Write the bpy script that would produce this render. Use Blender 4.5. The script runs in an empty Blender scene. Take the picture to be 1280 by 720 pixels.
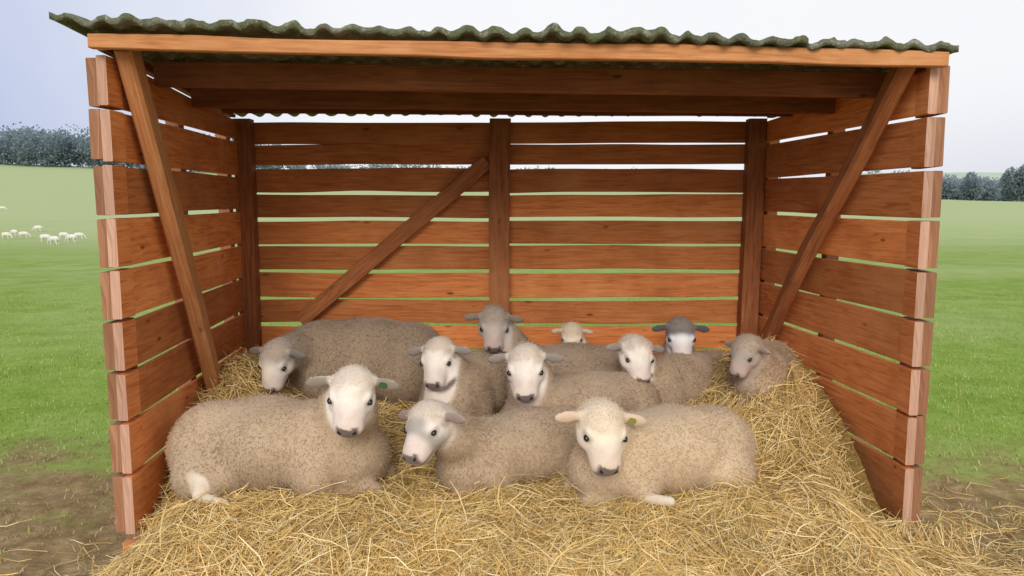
import bpy, math, random
import numpy as np
from mathutils import Vector, Matrix
random.seed(7); rng=np.random.default_rng(7)
SC=bpy.context.scene; COL=SC.collection
# ------------------------------------------------------------ camera maths
FP=932.0; TH=math.atan(.118); cT,sT=math.cos(TH),math.sin(TH); CZ=1.81
def P(px,py,Y):
    v=360-py; u=px-640; dy=FP*cT+v*sT; dz=-FP*sT+v*cT; t=Y/dy
    return np.array([u*t,Y,CZ+dz*t])
cam=bpy.data.cameras.new('camera'); co=bpy.data.objects.new('camera',cam); COL.objects.link(co)
co.location=(0,0,CZ); co.rotation_euler=(math.pi/2-TH,0,0); cam.sensor_width=36; cam.lens=FP/1280*36; cam.clip_end=4000
SC.camera=co
SC.view_settings.view_transform='Standard'; SC.view_settings.look='None'; SC.view_settings.exposure=0
# ------------------------------------------------------------ numpy helpers
def sst(a,b,x):
    t=np.clip((np.asarray(x,float)-a)/(b-a),0,1); return t*t*(3-2*t)
def vnoise(p,seed=0):
    p=np.asarray(p,float); i=np.floor(p).astype(np.int64); f=p-i; f=f*f*(3-2*f); out=0
    for dx in (0,1):
        for dy in (0,1):
            for dz in (0,1):
                x=i[...,0]+dx; y=i[...,1]+dy; z=i[...,2]+dz
                h=(x*73856093)^(y*19349663)^(z*83492791)^(seed*2654435)
                h=h&0xffffffff; h=((h^(h>>13))*1274126177)&0xffffffff; h=h^(h>>16)
                w=(f[...,0] if dx else 1-f[...,0])*(f[...,1] if dy else 1-f[...,1])*(f[...,2] if dz else 1-f[...,2])
                out=out+w*(h/4294967296.0)
    return out*2-1
def n2(x,y,s,seed=0): 
    x=np.asarray(x,float); y=np.asarray(y,float)
    return vnoise(np.stack([x*s,y*s,np.zeros_like(x*y)+.37],-1),seed)
def npmesh(name,V,Q,col=None,smooth=False,mats=(),midx=None):
    me=bpy.data.meshes.new(name); V=np.ascontiguousarray(V,dtype=np.float32); Q=np.ascontiguousarray(Q,dtype=np.int32); k=Q.shape[1]
    me.vertices.add(len(V)); me.vertices.foreach_set('co',V.ravel())
    me.loops.add(len(Q)*k); me.loops.foreach_set('vertex_index',Q.ravel())
    me.polygons.add(len(Q)); me.polygons.foreach_set('loop_start',np.arange(0,len(Q)*k,k,dtype=np.int32))
    me.update(calc_edges=True)
    if col is not None:
        a=me.color_attributes.new('Col','FLOAT_COLOR','POINT'); c=np.ones((len(V),4),np.float32); c[:,:3]=col; a.data.foreach_set('color',c.ravel())
    for m in mats: me.materials.append(m)
    if midx is not None: me.polygons.foreach_set('material_index',np.asarray(midx,dtype=np.int32))
    me.polygons.foreach_set('use_smooth',np.full(len(Q),smooth,dtype=bool))
    me.update(); return me
def obj(name,me,parent=None,loc=(0,0,0)):
    o=bpy.data.objects.new(name,me); COL.objects.link(o); o.parent=parent; o.location=loc; return o
def tag(o,label,cat,group=None,kind=None):
    o['label']=label; o['category']=cat
    if group: o['group']=group
    if kind: o['kind']=kind
    return o
def empty(name,loc):
    o=bpy.data.objects.new(name,None); COL.objects.link(o); o.location=loc; o.empty_display_size=.2; return o
def ribbons(pts,wv,wk):
    N,K,_=pts.shape; wk=np.broadcast_to(wk,(N,K)); off=wv[:,None,:]*wk[:,:,None]
    V=np.stack([pts-off,pts+off],2).reshape(-1,3)
    b=(np.arange(N)*K*2)[:,None]+(np.arange(K-1)*2)[None,:]; b=b.ravel()
    Q=np.stack([b,b+1,b+3,b+2],1); return V,Q
def unit(v): return v/np.maximum(np.linalg.norm(v,axis=-1,keepdims=True),1e-9)
# ------------------------------------------------------------ materials
def newmat(name):
    m=bpy.data.materials.new(name); m.use_nodes=True; nt=m.node_tree; b=nt.nodes['Principled BSDF']; b.inputs['Specular IOR Level'].default_value=.25
    return m,nt,b
def ramp(nt,src,stops):
    r=nt.nodes.new('ShaderNodeValToRGB'); e=r.color_ramp.elements
    while len(e)<len(stops): e.new(.5)
    for i,(p,c) in enumerate(stops): e[i].position=p; e[i].color=(*c,1) if len(c)==3 else c
    nt.links.new(src,r.inputs[0]); return r
def mix(nt,fac,a,b,mode='MIX'):
    m=nt.nodes.new('ShaderNodeMix'); m.data_type='RGBA'; m.blend_type=mode
    for s,v in ((m.inputs[0],fac),(m.inputs[6],a),(m.inputs[7],b)):
        if hasattr(v,'links'): nt.links.new(v,s)
        elif isinstance(v,(int,float)): s.default_value=v
        else: s.default_value=(*v,1)
    return m.outputs[2]
def noise(nt,vec,scale,detail=4,rough=.5,dist=0):
    n=nt.nodes.new('ShaderNodeTexNoise'); n.inputs['Scale'].default_value=scale; n.inputs['Detail'].default_value=detail
    n.inputs['Roughness'].default_value=rough; n.inputs['Distortion'].default_value=dist
    if vec is not None: nt.links.new(vec,n.inputs['Vector'])
    return n.outputs['Fac']
def bump(nt,b,h,st,d=.01):
    n=nt.nodes.new('ShaderNodeBump'); n.inputs['Strength'].default_value=st; n.inputs['Distance'].default_value=d
    nt.links.new(h,n.inputs['Height']); nt.links.new(n.outputs[0],b.inputs['Normal'])
def objco(nt): return nt.nodes.new('ShaderNodeTexCoord').outputs['Object']
def geopos(nt): return nt.nodes.new('ShaderNodeNewGeometry').outputs['Position']
def mathn(nt,op,a,b=None,clamp=False):
    m=nt.nodes.new('ShaderNodeMath'); m.operation=op; m.use_clamp=clamp
    for s,v in ((m.inputs[0],a),(m.inputs[1],b)):
        if v is None: continue
        if hasattr(v,'links'): nt.links.new(v,s)
        else: s.default_value=v
    return m.outputs[0]
def maprange(nt,v,a,b,c=0,d=1):
    m=nt.nodes.new('ShaderNodeMapRange'); m.interpolation_type='SMOOTHSTEP'; nt.links.new(v,m.inputs[0])
    for i,x in enumerate((a,b,c,d)): m.inputs[i+1].default_value=x
    return m.outputs[0]
def wood(name,dark,mid,light,knot=.85):
    m,nt,b=newmat(name)
    uv=nt.nodes.new('ShaderNodeUVMap'); uv.uv_map='UVMap'
    at=nt.nodes.new('ShaderNodeAttribute'); at.attribute_name='rnd'
    cmb=nt.nodes.new('ShaderNodeCombineXYZ'); nt.links.new(at.outputs['Fac'],cmb.inputs[2])
    add=nt.nodes.new('ShaderNodeVectorMath'); add.operation='MULTIPLY_ADD'; nt.links.new(cmb.outputs[0],add.inputs[0]); add.inputs[1].default_value=(0,0,37); nt.links.new(uv.outputs[0],add.inputs[2])
    mp=nt.nodes.new('ShaderNodeMapping'); mp.inputs['Scale'].default_value=(1.2,16,1); nt.links.new(add.outputs[0],mp.inputs[0])
    g=noise(nt,mp.outputs[0],3.2,8,.60,.8)
    r=ramp(nt,g,[(.24,dark),(.5,mid),(.78,light)])
    mp2=nt.nodes.new('ShaderNodeMapping'); mp2.inputs['Scale'].default_value=(1.3,3.4,1); nt.links.new(add.outputs[0],mp2.inputs[0])
    vo=nt.nodes.new('ShaderNodeTexVoronoi'); vo.inputs['Scale'].default_value=2.1; nt.links.new(mp2.outputs[0],vo.inputs['Vector'])
    kn=maprange(nt,vo.outputs['Distance'],.04,.11,knot,0)
    c=mix(nt,kn,r.outputs[0],tuple(x*.4 for x in dark))
    st=noise(nt,add.outputs[0],2.3,5,.6); c=mix(nt,maprange(nt,st,.47,.72,0,.4),c,tuple(x*.95 for x in dark))
    st2=noise(nt,add.outputs[0],1.1,4,.6); c=mix(nt,maprange(nt,st2,.5,.72,0,.45),c,tuple(min(1,x*1.2) for x in light))
    st3=noise(nt,objco(nt),.9,5,.65); c=mix(nt,maprange(nt,st3,.47,.70,0,.35),c,dark)
    hs=nt.nodes.new('ShaderNodeHueSaturation'); nt.links.new(c,hs.inputs['Color'])
    nt.links.new(maprange(nt,at.outputs['Fac'],0,1,.70,1.22),hs.inputs['Value'])
    nt.links.new(hs.outputs[0],b.inputs['Base Color']); b.inputs['Roughness'].default_value=.78
    bump(nt,b,g,.4,.006); return m
W_IN=wood('sawn_wood_boards',(.40,.115,.032),(.74,.25,.075),(.84,.38,.145))
W_OUT=wood('weathered_wood_boards',(.20,.09,.05),(.36,.17,.09),(.48,.27,.16))
W_POST=wood('brown_timber',(.18,.055,.02),(.38,.13,.046),(.50,.22,.09))
W_DIM=wood('shaded_timber',(.14,.044,.018),(.28,.092,.034),(.37,.15,.062))  # dimmer brown timber, shade under the roof put into the colour
W_FASC=wood('orange_timber',(.36,.14,.05),(.58,.25,.095),(.70,.38,.18))
W_END=wood('pale_cut_wood',(.34,.18,.11),(.56,.33,.23),(.68,.46,.35),knot=.2)
def colmat(name,rough=.8,nscale=60,var=.3,bmp=.3,sheen=0,trans=0):
    m,nt,b=newmat(name); at=nt.nodes.new('ShaderNodeAttribute'); at.attribute_name='Col'
    n=noise(nt,objco(nt),nscale,4,.6); f=maprange(nt,n,.3,.7,1-var,1+var)
    v=nt.nodes.new('ShaderNodeVectorMath'); v.operation='SCALE'; nt.links.new(at.outputs['Color'],v.inputs[0]); nt.links.new(f,v.inputs['Scale'])
    nt.links.new(v.outputs[0],b.inputs['Base Color']); b.inputs['Roughness'].default_value=rough
    if bmp: bump(nt,b,n,bmp,.01)
    if sheen: b.inputs['Sheen Weight'].default_value=sheen; b.inputs['Sheen Roughness'].default_value=.6
    if trans:
        tr=nt.nodes.new('ShaderNodeBsdfTranslucent'); nt.links.new(v.outputs[0],tr.inputs[0]); ms=nt.nodes.new('ShaderNodeMixShader'); ms.inputs[0].default_value=trans
        nt.links.new(b.outputs[0],ms.inputs[1]); nt.links.new(tr.outputs[0],ms.inputs[2]); nt.links.new(ms.outputs[0],nt.nodes['Material Output'].inputs[0])
    return m
M_SHEEP=colmat('sheep_coat',.9,130,.06,.12,.2); M_FLEECE=colmat('fleece_locks',.95,30,.05,0,.2,.35)
M_STRAW=colmat('straw',.5,40,.12,0,0); M_GRASS=colmat('grass_blades',.7,3,.15,0,0); M_LEAF=colmat('leaves',.95,.2,.10,0,0,.5)
M_BARK=newmat('bark')[0]; M_BARK.node_tree.nodes['Principled BSDF'].inputs['Base Color'].default_value=(.18,.20,.20,1)
m,nt,b=newmat('eye'); b.inputs['Base Color'].default_value=(.014,.010,.007,1); b.inputs['Roughness'].default_value=.15; b.inputs['Specular IOR Level'].default_value=.6; M_EYE=m
m,nt,b=newmat('nostril'); b.inputs['Base Color'].default_value=(.03,.016,.014,1); b.inputs['Roughness'].default_value=.6; M_NOS=m
m,nt,b=newmat('mound'); n=noise(nt,objco(nt),45,6,.7,1.5); r=ramp(nt,n,[(.3,(.18,.105,.026)),(.55,(.46,.30,.09)),(.75,(.66,.46,.17))]); nt.links.new(r.outputs[0],b.inputs['Base Color']); b.inputs['Roughness'].default_value=.9; bump(nt,b,n,1,.03); M_MOUND=m
def plastic(name,c):
    m,nt,b=newmat(name); n=noise(nt,objco(nt),80,3); r=ramp(nt,n,[(.3,tuple(x*.8 for x in c)),(.7,c)]); nt.links.new(r.outputs[0],b.inputs['Base Color']); b.inputs['Roughness'].default_value=.45; return m
M_TAGG=plastic('green_tag',(.06,.15,.06)); M_TAGY=plastic('yellow_green_tag',(.30,.31,.08))
def roofmat(name,a,bb,c,moss):
    m,nt,b=newmat(name); p=objco(nt); n=noise(nt,p,9,7,.65); r=ramp(nt,n,[(.3,a),(.5,bb),(.72,c)])
    n3=noise(nt,p,4.3,6,.7); cc=mix(nt,maprange(nt,n3,.40,.56,0,.85),r.outputs[0],moss)
    n4=noise(nt,p,22,3,.7); cc=mix(nt,maprange(nt,n4,.54,.66,0,.6),cc,(.46,.46,.38)); nt.links.new(cc,b.inputs['Base Color']); b.inputs['Roughness'].default_value=.95
    bump(nt,b,noise(nt,p,60,4,.7),1,.02); return m
M_ROOF=roofmat('mossy_roof_sheet',(.11,.115,.075),(.22,.23,.16),(.34,.34,.27),(.14,.16,.075))
# ------------------------------------------------------------ world + sun
w=bpy.data.worlds.new('World'); SC.world=w; w.use_nodes=True; nt=w.node_tree; bg=nt.nodes['Background']
sky=nt.nodes.new('ShaderNodeTexSky'); sky.sky_type='NISHITA'; sky.sun_disc=False; sky.sun_elevation=math.radians(28); sky.sun_rotation=math.radians(173); sky.air_density=1; sky.dust_density=3
tc=nt.nodes.new('ShaderNodeTexCoord').outputs['Generated']; sx=nt.nodes.new('ShaderNodeSeparateXYZ'); nt.links.new(tc,sx.inputs[0])
cn=noise(nt,tc,1.6,5,.55,.4)
lf=maprange(nt,mathn(nt,'ADD',sx.outputs[0],mathn(nt,'MULTIPLY',cn,.25)),-.50,-.02,1,0)
hz=maprange(nt,sx.outputs[2],-.02,.16,1,0)
c1=mix(nt,lf,(9.8,9.8,10.0),(4.9,5.7,8.1))
rg=mathn(nt,'MULTIPLY',hz,maprange(nt,sx.outputs[0],.2,.6,0,.8))
c2=mix(nt,rg,c1,(7.0,7.2,8.4))
c3=mix(nt,maprange(nt,cn,.35,.7,0,.2),c2,(10.5,10.5,10.6))
fin=mix(nt,.93,sky.outputs[0],c3); nt.links.new(fin,bg.inputs[0]); bg.inputs[1].default_value=.1
sl=bpy.data.lights.new('sun','SUN'); sl.energy=2.0; sl.angle=math.radians(28); sl.color=(1,.93,.83); so=bpy.data.objects.new('sun',sl); COL.objects.link(so)
d=Vector((.12,1,-.56)); so.rotation_euler=d.to_track_quat('-Z','Y').to_euler(); so.location=(0,-5,8)
# ------------------------------------------------------------ ground
def G(x,y):
    x=np.asarray(x,float); y=np.asarray(y,float)
    dip=-.022*np.clip(y-9,0,45)
    far=np.clip(y-58,0,300)
    z=dip+far/245*(9.2-7.4*np.clip(x/190,-1.6,1.2))
    z=np.where(y>310,z-(y-310)*.06,z)
    near=np.exp(-((y-4)/9)**2-(x/12)**2)
    dirt=sst(5.6,4.4,y)
    z=z+near*.012*n2(x,y,3)+dirt*near*.034*n2(x,y,9,3)+ .15*n2(x,y,.08,5)*sst(9,25,np.abs(y)+np.abs(x)*.3)
    return z
xs=np.unique(np.concatenate([-np.geomspace(9,900,50),np.arange(-9,9.01,.09),np.geomspace(9,900,50)]))
ys=np.unique(np.concatenate([-np.geomspace(2,120,14)[::-1],np.arange(-2,1.5,.5),np.arange(1.5,9,.09),np.geomspace(9,700,90)]))
X,Y=np.meshgrid(xs,ys); V=np.stack([X,Y,G(X,Y)],-1).reshape(-1,3); nx=len(xs); ny=len(ys)
i=np.arange(nx*ny).reshape(ny,nx); Q=np.stack([i[:-1,:-1],i[:-1,1:],i[1:,1:],i[1:,:-1]],-1).reshape(-1,4)
m,nt,b=newmat('field_grass'); p=geopos(nt); s=nt.nodes.new('ShaderNodeSeparateXYZ'); nt.links.new(p,s.inputs[0])
n1=noise(nt,p,.22,6,.65); nf=noise(nt,p,9,6,.7); nm=noise(nt,p,1.6,5,.65)
g=ramp(nt,nm,[(.3,(.17,.265,.04)),(.5,(.225,.335,.058)),(.72,(.30,.40,.10))])
g2=mix(nt,maprange(nt,nf,.35,.7,0,.4),g.outputs[0],(.14,.22,.035))
g3=mix(nt,maprange(nt,n1,.42,.60,0,.4),g2,(.34,.41,.14))
g4=mix(nt,maprange(nt,s.outputs[1],6,90,0,.9),g3,(.41,.48,.25))  # grass pales with distance, haze mixed into its colour
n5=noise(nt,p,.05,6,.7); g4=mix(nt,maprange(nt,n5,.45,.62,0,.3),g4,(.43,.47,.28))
dn=mathn(nt,'ADD',s.outputs[1],mathn(nt,'MULTIPLY',mathn(nt,'SUBTRACT',nm,.5),5.0))
dm=maprange(nt,dn,5.6,4.2,0,1); ax=mathn(nt,'ABSOLUTE',s.outputs[0]); dm=mathn(nt,'MULTIPLY',dm,maprange(nt,ax,9,5,0,1))
dc=ramp(nt,noise(nt,p,7,7,.7),[(.3,(.15,.085,.048)),(.5,(.29,.185,.11)),(.7,(.45,.33,.19))])
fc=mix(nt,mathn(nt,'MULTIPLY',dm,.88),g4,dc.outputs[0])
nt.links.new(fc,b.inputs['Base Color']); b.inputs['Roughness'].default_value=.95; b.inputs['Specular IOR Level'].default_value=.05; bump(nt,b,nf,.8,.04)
go=obj('ground',npmesh('ground',V,Q,smooth=True,mats=(m,))); tag(go,'green grazing field running to the woods, bare muddy earth beside the shelter','field',kind='structure')
hx=np.linspace(60,1500,70); hy=np.linspace(560,1300,40); X,Y=np.meshgrid(hx,hy)
Z=-22+56*sst(560,880,Y)*(.93+.07*np.sin(X*.011+2))*sst(60,420,X)+2.5*n2(X,Y,.01)
i=np.arange(X.size).reshape(X.shape); Q=np.stack([i[:-1,:-1],i[:-1,1:],i[1:,1:],i[1:,:-1]],-1).reshape(-1,4)
m,nt,b=newmat('hill_fields'); p=geopos(nt); vo=nt.nodes.new('ShaderNodeTexVoronoi'); vo.inputs['Scale'].default_value=.011; nt.links.new(p,vo.inputs['Vector'])
sp=nt.nodes.new('ShaderNodeSeparateColor'); nt.links.new(vo.outputs['Color'],sp.inputs[0]); r=ramp(nt,sp.outputs[0],[(.2,(.40,.50,.38)),(.5,(.42,.54,.36)),(.8,(.44,.50,.44))])  # pale greens with distance haze painted in
nt.links.new(r.outputs[0],b.inputs['Base Color']); b.inputs['Roughness'].default_value=1
ho=obj('hills',npmesh('hills',np.stack([X,Y,Z],-1).reshape(-1,3),Q,smooth=True,mats=(m,))); tag(ho,'pale green hill with fields in the far distance at the right','hill',kind='structure')
# ------------------------------------------------------------ trees
def crown(n,c,r,leaf,base,lumps=9):
    lc=unit(rng.normal(size=(lumps,3)))*np.array(r)*.62*rng.uniform(.4,1,(lumps,1)); lr=rng.uniform(.38,.6,lumps)
    k=rng.integers(0,lumps,n); q=unit(rng.normal(size=(n,3)))*(rng.uniform(.35,1,(n,1))**.5)
    pt=lc[k]+q*np.array(r)*lr[k][:,None]
    a=unit(rng.normal(size=(n,3))); bb=unit(np.cross(a,rng.normal(size=(n,3)))); s=leaf*rng.uniform(.5,1.3,(n,1))
    V=np.stack([pt-a*s,pt+bb*s*.7,pt+a*s,pt-bb*s*.7],1).reshape(-1,3)+np.array(c)
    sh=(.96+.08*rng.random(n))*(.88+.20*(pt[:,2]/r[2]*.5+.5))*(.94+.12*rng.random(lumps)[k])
    C=np.repeat(np.array(base)[None]*sh[:,None],4,0)
    Q=np.arange(n*4).reshape(-1,4); return V,Q,C
def join(parts):
    Vs,Qs,Cs=[],[],[]; o=0
    for V,Q,C in parts: Vs.append(V); Qs.append(Q+o); Cs.append(C); o+=len(V)
    return np.concatenate(Vs),np.concatenate(Qs),np.concatenate(Cs)
def woodland(x0,x1,step,yf,hf,base,label,leaf=.55,n=760,depth=22):
    parts=[]; x=x0
    while x<x1:
        y=yf(x)+rng.uniform(0,depth); h=hf(x)*rng.uniform(.88,1.05); z=float(G(x,y)); r=h*rng.uniform(.5,.64)
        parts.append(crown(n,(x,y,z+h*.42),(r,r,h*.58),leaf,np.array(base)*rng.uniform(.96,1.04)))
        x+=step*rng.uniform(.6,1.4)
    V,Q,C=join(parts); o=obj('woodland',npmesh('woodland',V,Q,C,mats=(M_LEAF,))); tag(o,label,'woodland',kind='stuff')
woodland(-300,-95,1.9,lambda x:292,lambda x:16,(.25,.32,.345),'hazy blue green line of woodland along the field edge at the left')  # bluish pale leaf colours of all woods carry painted aerial haze
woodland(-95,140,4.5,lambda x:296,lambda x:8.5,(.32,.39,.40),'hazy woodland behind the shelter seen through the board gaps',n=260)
woodland(140,320,1.6,lambda x:288,lambda x:11,(.31,.38,.41),'low hazy pale bluish woodland along the field edge at the right',n=620)
def tree(x,y,h,base,label,group):
    z=float(G(x,y)); e=empty('tree',(x,y,z)); r=h*.44
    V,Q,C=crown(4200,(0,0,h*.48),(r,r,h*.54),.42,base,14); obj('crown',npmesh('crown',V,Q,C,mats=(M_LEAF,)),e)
    pts=[]; 
    def limb(a,b,ra,rb):
        a=np.array(a,float); b=np.array(b,float); d=unit(b-a); s1=unit(np.cross(d,[.3,1,.2])); s2=np.cross(d,s1); k=7
        ang=np.arange(k)/k*2*math.pi; ring=np.cos(ang)[:,None]*s1+np.sin(ang)[:,None]*s2
        V=np.concatenate([a+ring*ra,b+ring*rb]); i=np.arange(k); j=(i+1)%k; Q=np.stack([i,j,j+k,i+k],1); pts.append((V,Q,np.ones((len(V),3))))
    limb((0,0,-.3),(0.1,0,h*.35),h*.035,h*.026); limb((.1,0,h*.34),(.2,.1,h*.75),h*.026,h*.008)
    for q in range(7):
        a=q*2.4; limb((.1,0,h*(.3+.05*q)),(r*.7*math.cos(a),r*.7*math.sin(a),h*(.5+.05*q)),h*.012,h*.004)
    V,Q,C=join(pts); obj('trunk',npmesh('trunk',V,Q,C,mats=(M_BARK,)),e); tag(e,label,'tree',group)
tree(174,258,15,(.25,.31,.33),'tall hazy tree standing right of the shelter at the frame edge','trees at the right field edge')  # aerial haze painted into the crown colours of these trees too
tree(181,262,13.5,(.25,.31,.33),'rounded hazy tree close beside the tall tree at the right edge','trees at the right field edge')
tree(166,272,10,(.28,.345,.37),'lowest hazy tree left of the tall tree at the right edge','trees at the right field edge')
# ------------------------------------------------------------ boards
class MB:
    def __init__(s): s.v=[];s.f=[];s.uv=[];s.r=[];s.m=[]
    def board(s,p0,p1,wd,w,t,w1=None,segs=8,warp=.003,ch=.004,rn=None,bow=0,endmat=1,edge=.003,allmat=0):
        p0=np.array(p0,float);p1=np.array(p1,float);a=p1-p0;L=np.linalg.norm(a);a/=L;wd=np.array(wd,float);wd=unit(wd-a*np.dot(a,wd));td=np.cross(a,wd)
        w1=w if w1 is None else w1; rn=random.random() if rn is None else rn; o=len(s.v); sd=random.random()*100; v0=random.random()*3;u0=random.random()*9
        for k in range(segs+1):
            q=k/segs; ww=(w+(w1-w)*q)/2; e1=float(vnoise([sd,q*L*2.2,0]))*edge; e2=float(vnoise([sd+9,q*L*2.2,0]))*edge
            c=p0+a*L*q+td*float(vnoise([sd+5,q*L*1.3,0]))*warp+wd*float(vnoise([sd+3,q*L*1.1,0]))*warp+td*bow*math.sin(q*math.pi)
            h=t/2
            for x,y in ((-ww+e1,-h+ch),(-ww+e1+ch,-h),(ww+e2-ch,-h),(ww+e2,-h+ch),(ww+e2,h-ch),(ww+e2-ch,h),(-ww+e1+ch,h),(-ww+e1,h-ch)):
                s.v.append(c+wd*x+td*y)
        per=[0,.005,w,w+.005,w+t,w+t+.005,2*w+t,2*w+t+.005,2*w+2*t]
        for k in range(segs):
            for j in range(8):
                A=o+k*8+j;B=o+k*8+(j+1)%8; s.f.append((A,B,B+8,A+8)); ua=u0+L*k/segs;ub=u0+L*(k+1)/segs
                s.uv+=[(ua,v0+per[j]),(ua,v0+per[j+1]),(ub,v0+per[j+1]),(ub,v0+per[j])]; s.m.append(allmat)
        for base,rev in ((o,True),(o+segs*8,False)):
            idx=[base+j for j in range(8)]
            if rev: idx=idx[::-1]
            s.f.append(tuple(idx)); s.uv+=[(u0+.3*j,v0) for j in range(8)]; s.m.append(endmat)
        s.r+=[rn]*(8*(segs+1))
    def build(s,name,mats,parent):
        me=bpy.data.meshes.new(name); me.from_pydata([tuple(v) for v in s.v],[],s.f); me.update()
        u=me.uv_layers.new(name='UVMap'); u.data.foreach_set('uv',np.array(s.uv,np.float32).ravel())
        a=me.attributes.new('rnd','FLOAT','POINT'); a.data.foreach_set('value',np.array(s.r,np.float32))
        for m in mats: me.materials.append(m)
        me.polygons.foreach_set('material_index',np.array(s.m,np.int32)); me.update(); return obj(name,me,parent)
SH=empty('sheep_shelter',(0,0,0)); tag(SH,'open fronted wooden sheep shelter of orange brown boards with a mossy corrugated roof','shelter')
YB=5.82
def roofp(x):
    q=(x+2.09)/4.24; return 3.5+q*.16, 2.603-q*.078
def RZ(x,y):
    yf,zf=roofp(x); return zf+(y-yf)/(YB-yf)*(2.456-zf)
gz=[2.485,2.235,1.975,1.72,1.465,1.21,.955,.70,.43,.11]
def sidewall(sgn,xf,xb,yf,yb,dz):
    mb=MB(); mc=MB()
    for k in range(9):
        zt=gz[k]+dz; zb=gz[k+1]+dz+.021; j=random.uniform(-.004,.004) if k else 0; zm=(zt+zb)/2; rn=random.random()
        if k==8 and sgn>0: zb-=.05; zm=(zt+zb)/2
        ys=yf+random.uniform(-.004,.004); dx=random.uniform(-.002,.002)
        if k==0:
            ztb=2.385; mb.board((xf+sgn*.016,ys+.1,zm-.001),(xb+sgn*.016,yb,(ztb+zb)/2),(0,0,1),zt-zb-.004,.026,w1=ztb-zb,warp=.002,rn=rn)
        else: mb.board((xf+sgn*.016,ys+.1,zm+j*.4),(xb+sgn*.016,yb,zm+random.uniform(-.004,.004)),(0,0,1),zt-zb+j*.3,.026,warp=.004,segs=10,rn=rn)
        mb.board((xf+sgn*.0235+dx,ys,zm+j*.4),(xf+sgn*.0235+dx,ys+.13,zm+j*.4),(0,0,1),zt-zb+.003,.047,warp=.001,segs=2,rn=.4+.3*rn)
        yo=yf+.02+random.uniform(-.006,.006); mc.board((xf+sgn*.080,yo,zm+random.uniform(-.005,.005)),(xf+sgn*.080,yo+.20,zm),(0,0,1),zt-zb+random.uniform(-.006,.006),.054,warp=.003,segs=3,endmat=0,rn=.3+.4*rn)
    mb.build('side_wall',(W_IN,W_END),SH); mc.build('corner_batten',(W_OUT,W_OUT),SH)
    mb=MB(); mb.board((xf+sgn*.04,yf+.05,-.15),(xf+sgn*.04,yf+.05,.08+dz),(1,0,0),.075,.08,segs=4,endmat=0,rn=.9); mb.build('foot_post',(W_FASC,W_END),SH)
    for yy in (1.0,1.9):
        mb=MB(); xx=xf+(xb-xf)*yy/2+sgn*.075; mb.board((xx,yf+yy,-.15),(xx,yf+yy,2.30+dz),(0,1,0),.08,.08,segs=8,rn=.5); mb.build('post',(W_OUT,W_END),SH)
sidewall(-1,-1.905,-2.03,3.60,5.66,0)
sidewall(1,2.06,1.87,3.77,5.66,-.02)
gb=[2.390,2.222,2.05,1.85,1.655,1.458,1.255,1.045,.845,.645,.445,.245]
mb=MB()
for a,bx in ((-2.06,-.105),(-.10,1.93)):
    for k in range(11):
        zt=gb[k]; zb=gb[k+1]+(.024 if k else .008); o1=random.uniform(-.007,.007); o2=random.uniform(-.007,.007)
        mb.board((a,5.705,(zt+zb)/2+o1),(bx,5.705,(zt+zb)/2+o2),(0,0,1),zt-zb,.026,warp=.005,segs=14,edge=.005,rn=random.random()*(.25 if k<2 else 1)*.9)  # top boards toned darker, painting in the shade below the roof
mb.build('back_wall',(W_IN,W_END),SH)
for x,wd in ((-2.005,.13),(-.1,.155),(1.80,.13)):
    mb=MB(); mb.board((x,5.63,-.1),(x+.01,5.63,2.405),(1,0,0),wd,.1,segs=10,warp=.008,rn=.25+random.random()*.2); mb.build('post',(W_POST,W_END),SH)
def brace(p,q,wd,w,t,w1):
    mb=MB(); mb.board(p,q,wd,w,t,w1=w1,segs=14,warp=.020,ch=.014,edge=.010,rn=.4); mb.build('brace',(W_FASC if w>.12 else W_POST,W_END),SH)
brace((-1.84,3.66,2.53),(-1.87,4.64,.60),(0,1,.4),.125,.085,.09)
brace((1.965,3.80,2.505),(1.80,5.42,.66),(0,1,-.4),.105,.085,.10)
mb=MB(); mb.board((-.18,5.64,2.09),(-1.62,5.64,.90),(0,0,1),.11,.07,segs=12,warp=.008,ch=.006,rn=.6); mb.build('brace',(W_POST,W_END),SH)
mb=MB(); mb.board((-1.945,3.555,2.54),(2.10,3.72,2.483),(0,0,1),.072,.05,segs=24,warp=.008,rn=.6,edge=.007); mb.build('front_beam',(W_FASC,W_END),SH)
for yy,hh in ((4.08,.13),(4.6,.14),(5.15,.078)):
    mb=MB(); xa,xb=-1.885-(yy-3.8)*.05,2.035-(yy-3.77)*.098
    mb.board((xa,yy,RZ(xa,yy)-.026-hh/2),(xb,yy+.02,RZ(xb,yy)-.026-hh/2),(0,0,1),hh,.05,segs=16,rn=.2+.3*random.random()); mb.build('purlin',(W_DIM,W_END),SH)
for x,sg in ((-1.935,-1),(2.075,1)):
    mb=MB(); y0=3.63 if sg<0 else 3.79; xb=-2.06 if sg<0 else 1.90; mb.board((x,y0,RZ(x,y0)-.026-.025),(xb,5.6,RZ(xb,5.6)-.026-.015),(0,0,1),.05,.05,w1=.024,segs=8,rn=.4); mb.build('rafter',(W_DIM,W_END),SH)
Vs=[];Qs=[];o=0; sheets=[(-2.09,-1.15),(-1.2,-.28),(-.33,.6),(.55,1.4),(1.35,2.15)]
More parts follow.
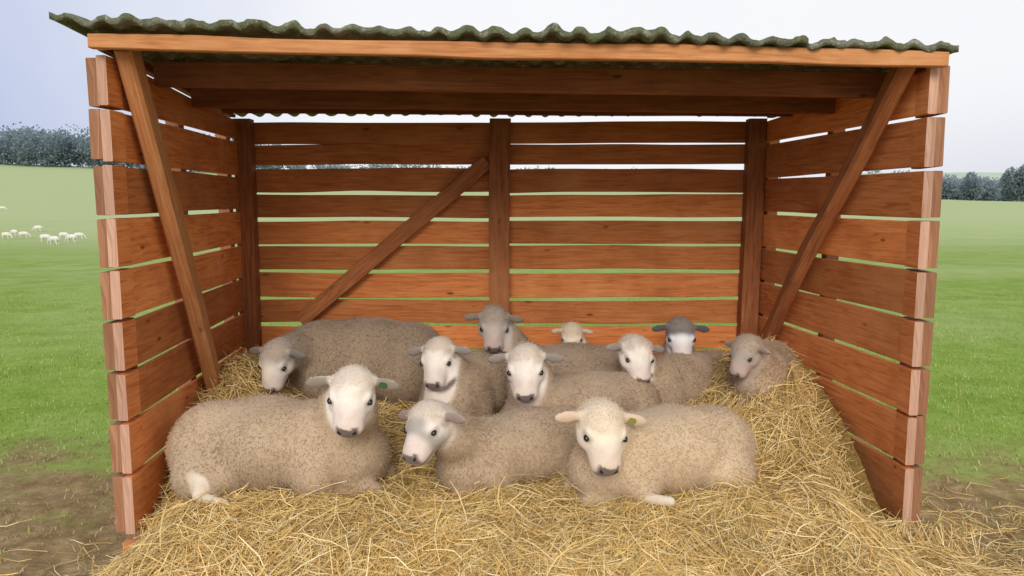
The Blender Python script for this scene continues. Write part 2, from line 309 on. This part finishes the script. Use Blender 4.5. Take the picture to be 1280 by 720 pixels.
for si,(xa,xb) in enumerate(sheets):
    nxx=190; nyy=18; x=np.linspace(xa,xb,nxx); q=np.linspace(0,1,nyy)**1.4; dyf=rng.uniform(-.025,.035); dzz=(.006 if si%2 else 0)
    X,Qy=np.meshgrid(x,q); yf=3.5+(X+2.09)/4.24*.16+dyf+.030*n2(X,X*0,11,si)+.016*n2(X,X*0,40,si); zf=2.603-(X+2.09)/4.24*.078
    Y=yf+(YB-yf)*Qy; ph=(X/.135+.5*n2(X,X*0,1.9,3))*2*math.pi
    wv=np.sin(ph); wv=np.sign(wv)*np.abs(wv)**.8; wv=wv*(.0145+.009*n2(X,X*0,4.3,4))*(.72+.28*Qy)
    Z=zf+(2.456-zf)*Qy+wv+dzz+.008*n2(X,Y,2,si)*(1-.7*Qy)+(1-Qy)*(.010*n2(X,Y,5,9)+.006*n2(X,Y,24,9))
    if si==0: Z=Z+.025*sst(-1.9,-2.09,X)*(1-Qy)
    top=np.stack([X,Y,Z+.030+.010*n2(X,Y,14,6)+.009*n2(X,Y,34,2)],-1).reshape(-1,3); bot=np.stack([X,Y,Z],-1).reshape(-1,3); n=len(top)
    i=np.arange(n).reshape(nyy,nxx); F=np.stack([i[:-1,:-1],i[:-1,1:],i[1:,1:],i[1:,:-1]],-1).reshape(-1,4); B=F[:,::-1]+n
    ed=[]
    for e in (i[0,:],i[-1,::-1],i[::-1,0],i[:,-1]): ed.append(np.stack([e[:-1],e[:-1]+n,e[1:]+n,e[1:]],1))
    Vs.append(np.concatenate([top,bot])); Qs.append(np.concatenate([F,B]+ed)+o); o+=2*n
obj('roof',npmesh('roof',np.concatenate(Vs),np.concatenate(Qs),smooth=True,mats=(M_ROOF,)),SH)
# ------------------------------------------------------------ straw
def S(x,y):
    x=np.asarray(x,float); y=np.asarray(y,float)
    side=np.where(x<0,sst(-2.08,-1.60,x),sst(2.35,1.68,x)); side=np.where(y>3.62,1,side)
    r=sst(2.35,3.55,y); z=.285*r*side+.16*sst(4.1,5.3,y)
    z=z-.15*sst(1.5,1.9,np.abs(x))*sst(4.1,3.7,y)*r*side
    z=z+.23*sst(1.2,1.85,np.abs(x))*sst(3.85,4.6,y)*sst(5.9,4.9,y)+.07*sst(.9,1.6,x)*sst(4.0,4.8,y)+.06*sst(-1.5,-1.8,x)*sst(3.85,4.4,y)
    z=z+(.034*n2(x,y,2.6,8)+.026*n2(x,y,6.5,2)+.012*n2(x,y,14,4))*side*sst(2.2,3,y)
    return z+.004
ts=np.linspace(-1,1,170); ys2=np.linspace(2.0,5.68,130); T,Y=np.meshgrid(ts,ys2)
hl=np.where(Y<3.4,2.15,2.15-(2.15-1.90)*sst(3.4,3.60,Y)); hr=np.where(Y<3.45,2.45,2.45-(2.45-1.97)*sst(3.45,3.74,Y)); X=np.where(T<0,T*hl,T*hr)
edge=np.maximum(sst(.85,1,np.abs(T))*(Y<3.6),sst(2.4,2.0,Y)); Z=S(X,Y)-.06*edge-.014
i=np.arange(X.size).reshape(X.shape); MQ=np.stack([i[:-1,:-1],i[:-1,1:],i[1:,1:],i[1:,:-1]],-1).reshape(-1,4); MV=np.stack([X,Y,Z],-1).reshape(-1,3)
PAL=np.array([[.80,.56,.20],[.86,.65,.29],[.70,.47,.16],[.90,.74,.42],[.50,.32,.11],[.74,.55,.23]])
def strands(x,y,zf,lmin=.12,lmax=.38,lift=.034,wid=(.0012,.0027),ps=.13):
    n=len(x); a=rng.uniform(0,2*math.pi,n); L=rng.uniform(lmin,lmax,n); K=5; pit=rng.normal(0,ps,n)
    d=np.stack([np.cos(a),np.sin(a),np.zeros(n)],1); sd=np.stack([-np.sin(a),np.cos(a),np.zeros(n)],1); cur=rng.normal(0,.42,n); hh=rng.random(n)**1.6; hgt=hh*lift
    t=np.linspace(-.5,.5,K); pts=np.zeros((n,K,3)); kz=rng.normal(0,.12,n)
    for k in range(K):
        q=t[k]; c=d*(L*q)[:,None]+sd*(cur*L*(q*q-.1)*2)[:,None]
        px=x+c[:,0]; py=y+c[:,1]; pts[:,k,0]=px; pts[:,k,1]=py; pts[:,k,2]=zf(px,py)+hgt+pit*L*q+kz*L*(q*q-.12)*2+rng.normal(0,.003,n)+.002
    wv=unit(sd*rng.uniform(.3,1,(n,1))+np.array([0,0,1])*rng.normal(0,.7,(n,1)))
    wk=rng.uniform(wid[0],wid[1],(n,1))*np.array([.8,1,1,.9,.6])
    V,Q=ribbons(pts,wv,wk)
    base=PAL[rng.integers(0,6,n)]*rng.uniform(.86,1.08,(n,1))*(.72+.31*hh**.5)[:,None]*(1+.16*n2(x,y,3,17))[:,None]  # low strands coloured darker, painted shade inside the pile
    return V,Q,np.repeat(np.clip(base,0,.95),K*2,0)
def inside(n,x0,x1,y0,y1):
    return rng.uniform(x0,x1,n),rng.uniform(y0,y1,n)
parts=[]
x,y=inside(50000,-1.86,1.86,3.5,5.54); k=~((x>1.65)&(y<3.8)); parts.append(strands(x[k],y[k],S,lmax=.28))
x,y=inside(50000,-2.0,2.5,2.6,3.62); k=rng.random(50000)<sst(-1.95,-1.65,x)*sst(2.45,1.85,x); parts.append(strands(x[k],y[k],S,lift=.045))
GS=lambda a,c:np.maximum(S(a,c)*(c<3.62),G(a,c)+.004)
x=rng.uniform(1.8,5.5,14000); y=rng.uniform(2.2,4.8,14000); k=rng.random(14000)<np.exp(-np.clip(x-2.0,0,9)*.95)*sst(4.6,3.0,y+.5*n2(x,y,2)); k&=~((x<2.3)&(y>3.6))
parts.append(strands(x[k],y[k],GS,lift=.013,lmax=.3))
x=rng.uniform(-4,-1.7,7000); y=rng.uniform(2.2,4.4,7000); k=rng.random(7000)<.6*np.exp((x+1.8)*1.7)*sst(4.3,3.0,y+.4*n2(x,y,2)); k&=~((x>-2.15)&(y>3.4)); parts.append(strands(x[k],y[k],GS,lift=.012,lmax=.28))
x,y=inside(6500,-1.72,1.72,2.8,5.45); parts.append(strands(x,y,S,lift=.10,lmin=.14,lmax=.34,ps=.3))
x,y=inside(4000,1.1,1.8,3.9,5.4); parts.append(strands(x,y,S,lift=.12,lmin=.12,lmax=.3,ps=.3))
x,y=inside(2200,-1.84,-1.45,4.0,4.9); parts.append(strands(x,y,S,lift=.14,lmin=.1,lmax=.22,ps=.3))
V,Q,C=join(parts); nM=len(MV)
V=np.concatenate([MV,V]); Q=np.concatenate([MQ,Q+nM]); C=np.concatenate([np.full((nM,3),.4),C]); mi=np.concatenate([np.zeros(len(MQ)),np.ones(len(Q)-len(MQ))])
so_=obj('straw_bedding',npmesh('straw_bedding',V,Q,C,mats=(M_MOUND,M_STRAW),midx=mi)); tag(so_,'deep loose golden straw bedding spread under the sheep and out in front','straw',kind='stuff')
# grass blades
n=170000; y=rng.uniform(0,1,n)**1.6*15+1.5; x=rng.uniform(-1,1,n)*(3+y*.85); 
dirtm=sst(5.4,4.0,y+1.9*n2(x,y,1.3,7)); k=~((x>-2.1)&(x<2.25)&(y>3.3)&(y<5.8)); k&=rng.random(n)>dirtm*.80; k&=~((x>-2.0)&(x<2.3)&(y<3.6)); x=x[k];y=y[k];n=len(x)
h=rng.uniform(.012,.036,n)*(1+.4*n2(x,y,1,3)); a=rng.uniform(0,6.28,n); le=rng.uniform(.3,1.2,n)
b0=np.stack([x,y,G(x,y)-.005],1); dd=np.stack([np.cos(a),np.sin(a),np.zeros(n)],1); up=np.array([0,0,1.])
pts=np.stack([b0,b0+up*(h*.6)[:,None]+dd*(h*le*.3)[:,None],b0+up*h[:,None]+dd*(h*le)[:,None]],1)
sd=np.stack([-np.sin(a),np.cos(a),np.zeros(n)],1); V,Q=ribbons(pts,sd,np.array([1,.8,.1])*rng.uniform(.002,.0045,(n,1)))
C=np.array([[.27,.39,.07],[.32,.44,.10],[.22,.33,.06],[.39,.45,.17]])[rng.integers(0,4,n)]*rng.uniform(.88,1.12,(n,1)); dead=rng.random(n)<.05+.5*sst(5.8,4.2,y); C[dead]=[.48,.38,.19]
gr=obj('grass',npmesh('grass',V,Q,np.repeat(C,6,0),mats=(M_GRASS,))); tag(gr,'short green pasture grass growing around the shelter','grass',kind='stuff')
# ------------------------------------------------------------ sheep
def sdf_mesh(prims,vox):
    lo=np.full(3,1e9);hi=-lo; info=[]
    for p in prims:
        if p[0]=='e': R=p[2]; e=np.sqrt(((R*np.array(p[3])[None,:])**2).sum(1)); a=p[1]-e; b_=p[1]+e
        else: r=max(p[3],p[4]); a=np.minimum(p[1],p[2])-r; b_=np.maximum(p[1],p[2])+r
        info.append((a,b_)); lo=np.minimum(lo,a);hi=np.maximum(hi,b_)
    lo=lo-vox*4; hi=hi+vox*4; n=np.ceil((hi-lo)/vox).astype(int)+1; ax=[lo[i]+vox*np.arange(n[i]) for i in range(3)]
    D=np.full(n,1.0,np.float32)
    for p,(a,b_) in zip(prims,info):
        k=p[-1]; mg=k+.05; s0=np.maximum(((a-mg-lo)/vox).astype(int),0); s1=np.minimum(((b_+mg-lo)/vox).astype(int)+2,n)
        g=np.stack(np.meshgrid(*[ax[i][s0[i]:s1[i]] for i in range(3)],indexing='ij'),-1)
        if p[0]=='e':
            q=(g-p[1])@p[2]; r=np.array(p[3]); k0=np.linalg.norm(q/r,axis=-1); k1=np.linalg.norm(q/(r*r),axis=-1); d=k0*(k0-1)/np.maximum(k1,1e-6)
        else:
            ba=p[2]-p[1]; h=np.clip(((g-p[1])@ba)/max(ba@ba,1e-9),0,1); d=np.linalg.norm(g-p[1]-h[...,None]*ba,axis=-1)-(p[3]+(p[4]-p[3])*h)
        sl=tuple(slice(s0[i],s1[i]) for i in range(3)); c=D[sl]; hh=np.clip(.5+.5*(c-d)/k,0,1); D[sl]=c*(1-hh)+d*hh-k*hh*(1-hh)
    ins=D<0; cs=[(a,b,c) for a in (0,1) for b in (0,1) for c in (0,1)]
    def sub(A,c): return A[c[0]:A.shape[0]-1+c[0],c[1]:A.shape[1]-1+c[1],c[2]:A.shape[2]-1+c[2]]
    cnt=sum(sub(ins,c).astype(np.int8) for c in cs); act=(cnt>0)&(cnt<8); I=np.argwhere(act); idx=np.full(act.shape,-1,np.int64); idx[act]=np.arange(len(I))
    acc=np.zeros((len(I),3)); num=np.zeros(len(I))
    for c in cs:
        for axx in range(3):
            if c[axx]: continue
            c2=list(c); c2[axx]=1; A=I+np.array(c); B=I+np.array(c2); da=D[A[:,0],A[:,1],A[:,2]]; db=D[B[:,0],B[:,1],B[:,2]]; m_=(da<0)!=(db<0)
            t=np.where(m_,da/np.where(m_,da-db,1),0); pt=np.array(c)[None].repeat(len(I),0).astype(float); pt[:,axx]+=t; acc+=pt*m_[:,None]; num+=m_
    V=lo+(I+acc/num[:,None])*vox; F=[]
    for axx in range(3):
        s1=[slice(1,-1)]*3; s1[axx]=slice(0,-1); s2=list(s1); s2[axx]=slice(1,None)
        a=ins[tuple(s1)]; b_=ins[tuple(s2)]; ch=np.argwhere(a!=b_); off=np.array([1,1,1]); off[axx]=0; E=ch+off
        u=(axx+1)%3; w_=(axx+2)%3; eu=np.zeros(3,int);eu[u]=1; ew=np.zeros(3,int);ew[w_]=1
        def id_(q): return idx[q[:,0],q[:,1],q[:,2]]
        q4=np.stack([id_(E-eu-ew),id_(E-ew),id_(E),id_(E-eu)],1); fl=~ins[E[:,0],E[:,1],E[:,2]]; q4[fl]=q4[fl][:,::-1]; F.append(q4)
    F=np.concatenate(F); F=F[(F>=0).all(1)]; return V,F
def sph(r):
    import bmesh; bm=bmesh.new(); bmesh.ops.create_uvsphere(bm,u_segments=14,v_segments=10,radius=1)
    for v in bm.verts: v.co=Vector((v.co.x*r[0],v.co.y*r[1],v.co.z*r[2]))
    me=bpy.data.meshes.new('m'); bm.to_mesh(me); bm.free()
    for p in me.polygons: p.use_smooth=True
    return me
def sheep(cx,cy,fx,fy,sc,head,hdir,pitch,hs,wool,face,label,roll=0,ear=(.30,.22,.18),legs=(),vox=.0105,zoff=0,hsc=1.0,droop=.22,cap=.05,dark=0,group='sheep resting in the straw',tufts=42000,nk=1.0,etag=None,muz=None,es=1.0):
    gzv=float(S(cx,cy))-.045+zoff; base=np.array([cx,cy,gzv]); f=unit(np.array([fx,fy,0.])); l=np.array([-f[1],f[0],0.]); z=np.array([0,0,1.]); R=np.stack([f,l,z],1)
    hs=hs*1.16
    L=lambda x,y,q: base+R@(np.array([x,y,q])*sc)
    E=lambda x,y,q,a,b,c,k=.06: ('e',L(x,y,q),R,(a*sc,b*sc,c*hsc*sc),k)
    C=lambda a,b,ra,rb,k=.04: ('c',np.array(a),np.array(b),ra,rb,k)
    H=np.array(head,float); hd=np.array([hdir[0],hdir[1],0.]); hd=unit(hd); hl=np.array([-hd[1],hd[0],0.]); pr=math.radians(pitch)
    hx=hd*math.cos(pr)-z*math.sin(pr); hz=np.cross(hx,hl)
    if roll: cr,sr=math.cos(math.radians(roll)),math.sin(math.radians(roll)); hl,hz=hl*cr+hz*sr,hz*cr-hl*sr
    HR=np.stack([hx,hl,hz],1); h=lambda x,y,q: H+HR@(np.array([x,y,q])*hs)
    HE=lambda x,y,q,a,b,c,k=.02,RR=None: ('e',h(x,y,q),HR if RR is None else RR,(a*hs,b*hs,c*hs),k)
    pr_=[E(-.36,0,.24,.24,.25,.24),E(-.06,0,.255,.40,.295,.26),E(.25,0,.25,.25,.25,.255),E(.40,0,.20,.18,.2,.18)]
    for s in (-1,1):
        pr_+=[E(-.30,s*.195,.14,.20,.125,.165,.028),E(.25,s*.185,.17,.13,.10,.16,.03),C(L(.34,s*.13,.12),L(.54,s*.12,.07),.062*sc,.045*sc,.025),C(L(.54,s*.12,.055),L(.34,s*.19,.045),.040*sc,.034*sc,.018)]
    nb=h(-.045,0,-.02); n0=L(.33,0,.33); nm_=(n0+nb)/2+np.array([0,0,-.015]); pr_+=[C(n0,nm_,.180*sc*nk,.140*sc*nk,.05),C(nm_,nb,.140*sc*nk,.082*hs,.045)]
    pr_+=[C(L(-.56,.02,.26),L(-.62,.03,.10),.045*sc,.03*sc)]
    lp=[]
    for leg in legs:
        for (a,b,ra,rb) in leg: pr_.append(C(a,b,ra,rb,.022)); lp.append((np.array(a),np.array(b)))
    pr_+=[HE(-.01,0,0,.088,.086,.082,.03),HE(-.015,0,.038,.066,.070,.044,.03),('c',h(.02,0,-.006),h(.118,0,-.034),.075*hs,.060*hs,.022),HE(.142,0,-.036,.036,.058,.038,.012),
          HE(.132,0,-.068,.034,.042,.023,.010),('c',h(0,0,-.045),h(.108,0,-.068),.064*hs,.040*hs,.02),HE(.075,0,.020,.065,.032,.020,.02)]
    en=unit(hx*.45+hd*.75)
    for s in (-1,1):
        pr_+=[HE(.030,s*.063,.022,.036,.020,.022,.014),HE(.02,s*.056,-.03,.055,.036,.045,.02)]
        ea=s*hl-z*droop*1.0-en*.10; ea=unit(ea-en*(ea@en)); ec=np.cross(en,ea); er=np.stack([en,ea,ec],1)
        rt=h(-.035,s*.074,.026); ecn=rt+ea*.064*hs*es
        pr_+=[('c',rt,rt+ea*.025*hs,.022*hs,.017*hs,.012),('e',ecn,er,(.0120*hs,.052*hs*es,.0255*hs*es),.008)]
    V,F=sdf_mesh(pr_,vox)
    me0=npmesh('t',V,F,smooth=True); nrm=np.zeros(len(V)*3,np.float32); me0.vertex_normals.foreach_get('vector',nrm); nrm=nrm.reshape(-1,3); bpy.data.meshes.remove(me0)
    q=((V-H)@HR)/hs; ay=np.abs(q[:,1])
    sa=np.array([-.02,0,-.01]); sb=np.array([.165,0,-.045]); sv=sb-sa; tt=np.clip(((q-sa)@sv)/(sv@sv),0,1); dax=np.linalg.norm(q-sa-tt[:,None]*sv,axis=1)
    bare=sst(-.045,.015,q[:,0]-cap*sst(.02,.06,q[:,2])*.9+.016*vnoise(V*45,2))*sst(.124,.100,dax)
    earm=np.zeros(len(V))
    for s in (-1,1):
        ea=s*hl-z*droop-en*.10; ea=unit(ea-en*(ea@en)); rt=h(-.035,s*.074,.026); dv=(V-rt)/hs; al=dv@ea; pd=np.linalg.norm(dv-al[:,None]*ea,axis=1)
        earm=np.maximum(earm,sst(.006,.026,al)*sst(.055,.042,pd)*(al<.17))
    bare=np.maximum(bare,earm)
    lw=np.zeros(len(V))
    for a,b_ in lp:
        ba=b_-a; t=np.clip(((V-a)@ba)/(ba@ba),0,1); dd=np.linalg.norm(V-a-t[:,None]*ba,axis=1); lw=np.maximum(lw,sst(.056,.042,dd)*sst(.1,.5,t))
    bare=np.maximum(bare,lw)
    wn=vnoise(V*7,1)*.010+vnoise(V*18,2)*.0025
    V2=V+nrm*(wn*(1-bare))[:,None]
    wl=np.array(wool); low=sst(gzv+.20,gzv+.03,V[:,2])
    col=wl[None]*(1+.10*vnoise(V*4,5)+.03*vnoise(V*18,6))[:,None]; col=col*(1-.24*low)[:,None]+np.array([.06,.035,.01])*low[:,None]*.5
    hw=sst(.14,.08,dax)[:,None]*.85; col=col*(1-hw)+(np.array(face)*.78+wl*.22)*hw
    fc=np.array(face)[None]*(1+.06*vnoise(V*40,4))[:,None]
    if muz is not None: mz=sst(.0,.045,q[:,0]+.3*(-.02-q[:,2]))[:,None]; fc=fc*(1-mz)+np.array(muz)*mz
    EY=np.array([.056,.081,.014]); ed_=np.minimum(np.linalg.norm((q-EY)*[.7,1,1.1],axis=1),np.linalg.norm((q-EY*np.array([1,-1,1]))*[.7,1,1.1],axis=1))
    fc=fc*(1-.32*sst(.030,.014,ed_))[:,None]
    pink=(sst(.07,.13,q[:,0])*.38)[:,None]; fc=fc*(1-pink)+np.array([.60,.41,.35])*pink
    nosem=sst(.148,.164,q[:,0])*(q[:,2]<-.006)*sst(-.064,-.052,q[:,2])*sst(.050,.036,ay); fc=fc*(1-.88*nosem)[:,None]+np.array([.09,.055,.05])*(.88*nosem)[:,None]
    mouth=sst(.012,.004,np.abs(q[:,2]+.068+.10*(q[:,0]-.14)))*sst(.07,.11,q[:,0]); fc=fc*(1-.8*mouth)[:,None]
    if dark:
        dk=sst(.00,.05,q[:,0])*sst(.12,.08,q[:,0])*sst(-.2,.3,vnoise(V*11,11)+.3*dark)*dark; fc=fc*(1-.6*dk)[:,None]
    em=(earm*np.where(nrm@en>0.1,.85,.45))[:,None]; fc=fc*(1-em)+np.array(ear)*em
    fc=np.where(lw[:,None]>.5,np.array([.70,.60,.47])*np.ones_like(fc),fc)
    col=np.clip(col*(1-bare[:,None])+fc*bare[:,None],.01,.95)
    root=empty('sheep',tuple(base)); tag(root,label,'sheep',group)
    obj('body',npmesh('body',V2-base,F,col,True,(M_SHEEP,)),root)
    pb=np.flatnonzero((bare<.35)&(V[:,2]>gzv+.02)); pk=rng.choice(pb,tufts); p0=V2[pk]+rng.normal(0,vox*.5,(tufts,3)); nn=nrm[pk]
    flow=np.stack([vnoise(p0*7,21),vnoise(p0*7,22),vnoise(p0*7,23)-.7],1); d1=unit(nn*.55+flow*.6+rng.normal(0,.18,(tufts,3))); d2=unit(d1*.6+flow*.6-nn*.1+rng.normal(0,.18,(tufts,3)))
    near=sst(.17,.10,dax[pk]); ln=(rng.uniform(.003,.0066,tufts)*(1-.5*near))[:,None]
    pts=np.stack([p0-nn*.004,p0+d1*ln,p0+d1*ln+d2*ln*.8],1); wv=unit(np.cross(d1,nn)+rng.normal(0,.3,(tufts,3)))
    TV,TQ=ribbons(pts,wv,rng.uniform(.0010,.0020,(tufts,1))*np.array([1,.9,.25])); tc_=np.clip(col[pk]*rng.uniform(1.04,1.16,(tufts,1)),0,.9)
    obj('fleece',npmesh('fleece',TV-base,TQ,np.repeat(tc_,6,0),False,(M_FLEECE,)),root)
    Mr=Matrix([list(r_) for r_ in HR]).to_4x4()
    for s in (-1,1):
        o=obj('eye',EYE,root,tuple(h(.056,s*.0765,.014)-base)); o.scale=(hs,)*3; o.rotation_euler=Mr.to_euler()
        o=obj('nostril',NOS,root,tuple(h(.172,s*.026,-.026)-base)); o.scale=(hs,)*3; o.rotation_euler=(Mr@Matrix.Rotation(s*.7,4,'X')@Matrix.Rotation(.5,4,'Y')).to_euler()
    if etag:
        s,mt=etag; ea=s*hl-z*droop-en*.10; ea=unit(ea-en*(ea@en)); ec=np.cross(en,ea); c=h(-.035,s*.074,.026)+ea*.048*hs*es+en*.015*hs-base
        a,bq,t=.016,.012,.002; vs=[]
        for kk in (-1,1):
            for u_,v_ in ((-1,-.5),(-.6,-1),(.6,-1),(1,-.5),(1,.5),(.6,1),(-.6,1),(-1,.5)): vs.append(tuple(c+ea*u_*a*hs+ec*v_*bq*hs+en*kk*t))
        me=bpy.data.meshes.new('ear_tag'); me.from_pydata(vs,[],[tuple(range(7,-1,-1)),tuple(range(8,16))]+[(i_,(i_+1)%8,(i_+1)%8+8,i_+8) for i_ in range(8)]); me.materials.append(mt); obj('ear_tag',me,root)
    return root
EYE=sph((.0150,.0115,.0110)); EYE.name='eye'; EYE.materials.append(M_EYE); NOS=sph((.007,.013,.005)); NOS.name='nostril'; NOS.materials.append(M_NOS)
TAN=(.50,.375,.25); TAN2=(.58,.445,.295); GRY=(.44,.325,.22); DRK=(.32,.235,.16)
WH=(.88,.80,.71); CR=(.86,.75,.59)
la=[(P(240,578,3.66),P(252,604,3.58),.045,.032),(P(252,604,3.58),P(248,619,3.55),.030,.025),(P(248,620,3.55),P(280,630,3.47),.024,.024)]
sheep(-1.23,3.85,1,-.10,1.0,P(440,489,3.60),(.02,-1),42,1.08,TAN,WH,'large tan sheep with green ear tag lying at the front left, white face turned outward',legs=[la],ear=(.17,.14,.10),etag=(1,M_TAGG),roll=-4,hsc=.97)
sheep(.04,3.98,-.80,-.50,.84,P(535,530,3.58),(-.50,-.86),32,1.0,(.475,.355,.24),(.80,.72,.64),'front middle sheep resting its grey patched face on straw, turned left',dark=.8,roll=7,ear=(.22,.14,.12))
lc=[(P(800,622,3.52),P(838,627,3.45),.028,.024)]
sheep(.80,3.86,-.90,-.36,.92,P(752,534,3.50),(.16,-1),42,1.10,TAN2,CR,'fluffy cream sheep with pale ears curled at the front right of the straw bed',legs=[lc],cap=.075,ear=(.66,.48,.34),etag=(1,M_TAGY),roll=-8)
sheep(.42,4.50,-.86,-.42,.93,P(657,456,4.20),(-.04,-1),42,1.03,GRY,WH,'white faced sheep in the centre, lying behind the front middle sheep',ear=(.19,.15,.13),roll=2)
sheep(-.28,4.78,-.32,-.9,.86,P(548,446,4.46),(-.22,-1),40,.98,GRY,WH,'white faced sheep with spread ears behind the front left sheep',ear=(.17,.14,.12),roll=5)
sheep(-1.06,5.10,-1,-.12,1.02,P(346,448,4.66),(-.38,-1),58,1.02,DRK,(.50,.44,.38),'dark woolly sheep in the back left corner with lowered grey face',zoff=.07,hsc=1.08,ear=(.14,.12,.10),nk=.9,muz=(.72,.66,.58))
sheep(.36,5.14,-1,-.15,.88,P(617,404,5.0),(.06,-1),48,.96,(.36,.27,.19),(.36,.31,.27),'grey faced sheep at the back wall just left of centre',ear=(.2,.16,.14),zoff=-.04,hsc=.95,vox=.012,muz=(.48,.42,.37),roll=-5)
sheep(.72,5.42,-1,-.1,.58,P(715,419,5.34),(-.1,-1),46,.74,GRY,CR,'small pale headed sheep half hidden behind the others at the back',ear=(.5,.4,.3),vox=.012,tufts=8000,cap=.09)
sheep(1.10,5.0,-.75,-.6,.80,P(795,442,4.68),(.26,-1),42,.98,GRY,WH,'white faced sheep right of centre beside the empty straw heap',ear=(.19,.15,.13),roll=-7,zoff=-.05)
sheep(1.42,5.36,-1,-.1,.66,P(851,417,5.18),(-.06,-1),46,.96,(.34,.26,.19),(.14,.14,.16),'dark headed sheep with pale muzzle in the back right, deep in shadow',ear=(.09,.085,.085),vox=.012,tufts=14000,zoff=-.10,muz=(.88,.88,.90))
sheep(1.70,4.93,-.38,-.80,.74,P(932,440,4.58),(-.95,-.62),46,.84,(.47,.35,.235),(.44,.37,.31),'brownish sheep lying against the right wall with its head turned left',ear=(.32,.24,.19),zoff=-.17)
# far grazing sheep
def grazer():
    R=np.eye(3); pr_=[('e',np.array([0,0,.62]),R,(.42,.24,.25),.05),('e',np.array([-.3,0,.62]),R,(.2,.22,.22),.05),('e',np.array([.3,0,.6]),R,(.2,.2,.22),.05),
     ('c',np.array([.4,0,.62]),np.array([.66,0,.38]),.13,.08,.05),('c',np.array([.66,0,.36]),np.array([.76,0,.14]),.075,.045,.03),('c',np.array([-.5,0,.68]),np.array([-.54,0,.5]),.04,.03,.03)]
    for s in (-1,1):
        pr_+=[('c',np.array([.3,s*.11,.45]),np.array([.3,s*.11,.22]),.07,.036,.04),('c',np.array([.3,s*.11,.22]),np.array([.31,s*.11,.0]),.034,.03,.02),
              ('c',np.array([-.32,s*.11,.45]),np.array([-.27,s*.12,.34]),.10,.06,.04),('c',np.array([-.27,s*.12,.34]),np.array([-.38,s*.12,.22]),.05,.034,.03),('c',np.array([-.38,s*.12,.22]),np.array([-.36,s*.12,.0]),.032,.028,.02),
              ('e',np.array([.62,s*.11,.40]),R,(.03,.07,.02),.02)]
    V,F=sdf_mesh(pr_,.026); col=np.array([.70,.68,.62])*(1+.1*vnoise(V*9,3))[:,None]; return npmesh('grazing_sheep',V,F,np.clip(col,0,.95),True,(M_SHEEP,))
GM=grazer()
for k,(px,py,rz) in enumerate([(8,300,0),(18,297,2.8),(30,299,.4),(48,291,3.3),(57,303,.2),(68,307,2.9),(80,300,.1),(90,304,3.0),(99,300,.5),(3,262,.3)]):
    Yg=30.0
    for it in range(60):
        pt=P(px,py,Yg); 
        if pt[2]<G(pt[0],pt[1]): break
        Yg+=1
    o=obj('grazing_sheep',GM,None,(pt[0],pt[1],float(G(pt[0],pt[1])))); o.rotation_euler=(0,0,rz); o.scale=(.62,)*3
    tag(o,'small white sheep grazing far away in the green field left of the shelter','sheep','distant sheep grazing in the left field')
